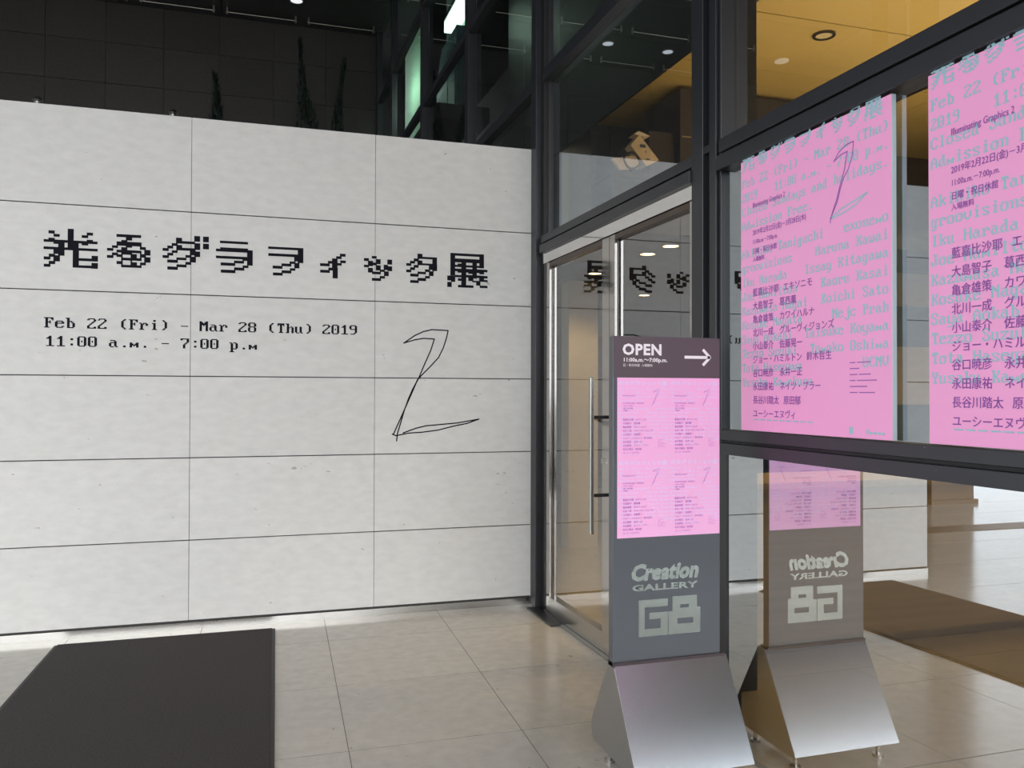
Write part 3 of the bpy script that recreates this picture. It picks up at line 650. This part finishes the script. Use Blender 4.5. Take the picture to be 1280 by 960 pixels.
ribbon(mb, [(1.706, 1.653), (1.812, 1.653)], .012, af2); ribbon(mb, [(1.789, 1.683), (1.819, 1.653)], .012, af2); ribbon(mb, [(1.789, 1.623), (1.819, 1.653)], .012, af2)
mb.make('arrow', WHITEP, bd)
LOGO = mat('steel_logo_inlay', (.27, .29, .27), .10, metal=1.0)
mb = MB()
def lg(x0, y0, x1, y1):
    f = lambda x, y: (1.463 + ((x / 8 + 780) - 788) * .00356, .828 - (((y + .065 * (x - 145)) / 8 + 680) - 706) * .0035 if False else .828 - ((y / 8 + 680) - 706) * .0035)
    a = f(x0, y0); b = f(x1, y1); mb.poly([(a[0], SYF - .0018, a[1]), (a[0], SYF - .0018, b[1]), (b[0], SYF - .0018, b[1]), (b[0], SYF - .0018, a[1])])
for r in ((145, 535, 435, 605), (145, 605, 205, 800), (145, 800, 435, 868), (360, 655, 435, 800), (250, 655, 360, 715),
          (480, 522, 730, 600), (480, 600, 560, 632), (645, 600, 730, 632), (480, 632, 765, 725), (480, 725, 530, 775), (690, 725, 765, 775), (480, 775, 765, 868), (440, 655, 480, 868)): lg(*r)
mb.make('logo_monogram', LOGO, bd)
mb = MB()
merge_text(mb, text_mesh('Creation', .086, 't', LOGO, offset=.0045, spacing=1.0), sfn(1.462, .765, .97, 1.0, .22)); mb.make('logo_script', LOGO, bd)
mb = MB()
merge_text(mb, text_mesh('GALLERY', .034, 't', LOGO, offset=.0012, spacing=1.02), sfn(1.470, .722, 2.05, 1.0)); mb.make('logo_lettering', LOGO, bd)
prof = [(3.068, .438), (3.116, .445), (3.286, .160), (3.291, .135), (3.289, .11), (3.280, .085), (3.268, .072), (2.872, .068), (2.865, .074)]
bs = MB().prism(prof, 'X', SX0 + .002, 1.890).make('foot', mat('side_stainless', (.40, .39, .375), .38, metal=1.0), sg, bevel=.0015)
# brushed front plate folded over the foot
MB().prism([(3.066, .4395), (2.863, .074), (2.860, .076), (3.063, .4415)], 'X', SX0 + .002, 1.890).make('front_plate', BRUSH, bs)
B(SX0 + .0, SX1 + .012, 3.060, 3.118, .430, .448).make('collar', mat('dark_collar', (.05, .035, .04), .4), bs)
for x in (SX0 + .05, 1.84):
    for y in (2.93, 3.21):
        w = MB().cyl((x, y, .0), .022, .012, 'Z', 16).cyl((x, y, .012), .009, .062, 'Z', 12).cyl((x, y, .05), .020, .012, 'Z', 6).make('levelling_foot', SATIN, sg)

# ------------------------------------------------------------------ entrance mat
mt = thing('entrance_mat', 'dark brown entrance mat lying on the pale stone floor by the white wall', 'mat', (-.45, 4, 0))
MX0, MX1, MY0, MY1 = -1.06, .203, 2.35, 5.64
def mq(a, b, c, d): return [(x + .036 * (y - 5.63), y) for x, y in ((a, c), (b, c), (b, d), (a, d))]
MB().prism(mq(MX0 + .02, MX1 - .02, MY0 + .02, MY1 - .005), 'Z', .001, .011).make('pile', RUG, mt)
MB().prism(mq(MX0, MX1, MY0, MY1), 'Z', .001, .006).make('rubber_border', RUBBER, mt, bevel=.002)

# ------------------------------------------------------------------ things on and behind the wall
for k, x in enumerate((-1.213, -.44)):
    t = thing('wall_top_fixture', ['small metal domed fixing on top of the white wall near its left end', 'small metal domed fixing on top of the white wall above the first vertical joint'][k], 'fixing', (x, 5.84, 3.272), 'domed fixings on top of the white wall')
    MB().dome((x, 5.83, 3.290), .032, .032, 14, 5).make('dome', SATIN, t); MB().cyl((x, 5.83, 3.272), .022, .018, 'Z', 14).make('collar', SATIN, t)
for k, (x, y, z, w) in enumerate(((-.44, 12.6, 5.95, .26), (.83, 12.7, 6.62, .235), (1.36, 12.6, 6.35, .235))):
    t = thing('slim_evergreen', ['dark slim evergreen against the dark tiled wall, shortest and leftmost', 'dark slim evergreen against the dark tiled wall, tallest, in the middle', 'dark slim evergreen against the dark tiled wall, nearest the glass front'][k], 'plant', (x, y, 0), 'slim evergreens behind the white wall')
    MB().box(x - .2, x + .2, y - .2, y + .2, 0, .6).make('planter', POTM, t, bevel=.01)
    MB().cyl((x, y, .6), .03, z - .9, 'Z', 8, r2=.008).make('stem', BARK, t)
    mb = MB(); R = random.Random(k)
    for q in range(1500):
        h = R.random(); zz = 1.3 + (z - 1.3) * h
        env = w * (math.sin(math.pi * min(1, (1 - h) * 1.15)) * .55 + .28 + .25 * math.sin(h * 17 + k)) * (1 - h ** 5)
        a = R.random() * 6.283; rr = env * math.sqrt(R.random()); cx = x + .07 * math.sin(h * 9 + k * 2) + rr * math.cos(a); cyy = y + rr * math.sin(a)
        l = R.uniform(.07, .15); tl = R.uniform(-.05, .05); b = R.random() * 3.14; dx, dy = .022 * math.cos(b), .022 * math.sin(b)
        mb.poly([(cx - dx, cyy - dy, zz), (cx + tl * .3, cyy, zz - .02), (cx + dx, cyy + dy, zz), (cx + tl, cyy + tl, zz + l)])
    o = mb.make('foliage', LEAF, t); o['kind'] = 'stuff'
dp = thing('drainpipe', 'thin bright metal downpipe beside a dark column, seen mirrored between the posters', 'pipe', (-1.80, 6.5, 0))
MB().cyl((-1.80, 6.45, 0), .022, 7.2, 'Z', 12).make('pipe', SATIN, dp)
for z in (1.2, 2.7, 4.2, 5.7): B(-1.83, -1.77, 6.45, 6.60, z, z + .03).make('clip', RAILM, dp)
struct('trim_%d' % trim_n[0], B(-1.86, -1.64, 6.52, 6.72, 0, 7.2), DTILE); trim_n[0] += 1
pl = thing('stone_pillar', 'brown stone-clad pillar out on the open paving, mirrored in the lower right window', 'pillar', (-5.4, 9.6, 0))
for z in range(9): B(-5.78, -5.05, 9.4, 10.1, .8 * z + (.06 if z == 0 else .004), .8 * z + .796).make('stone_block', BROWNT, pl)
B(-5.82, -5.01, 9.36, 10.14, 0, .06).make('plinth', BROWNT, pl)
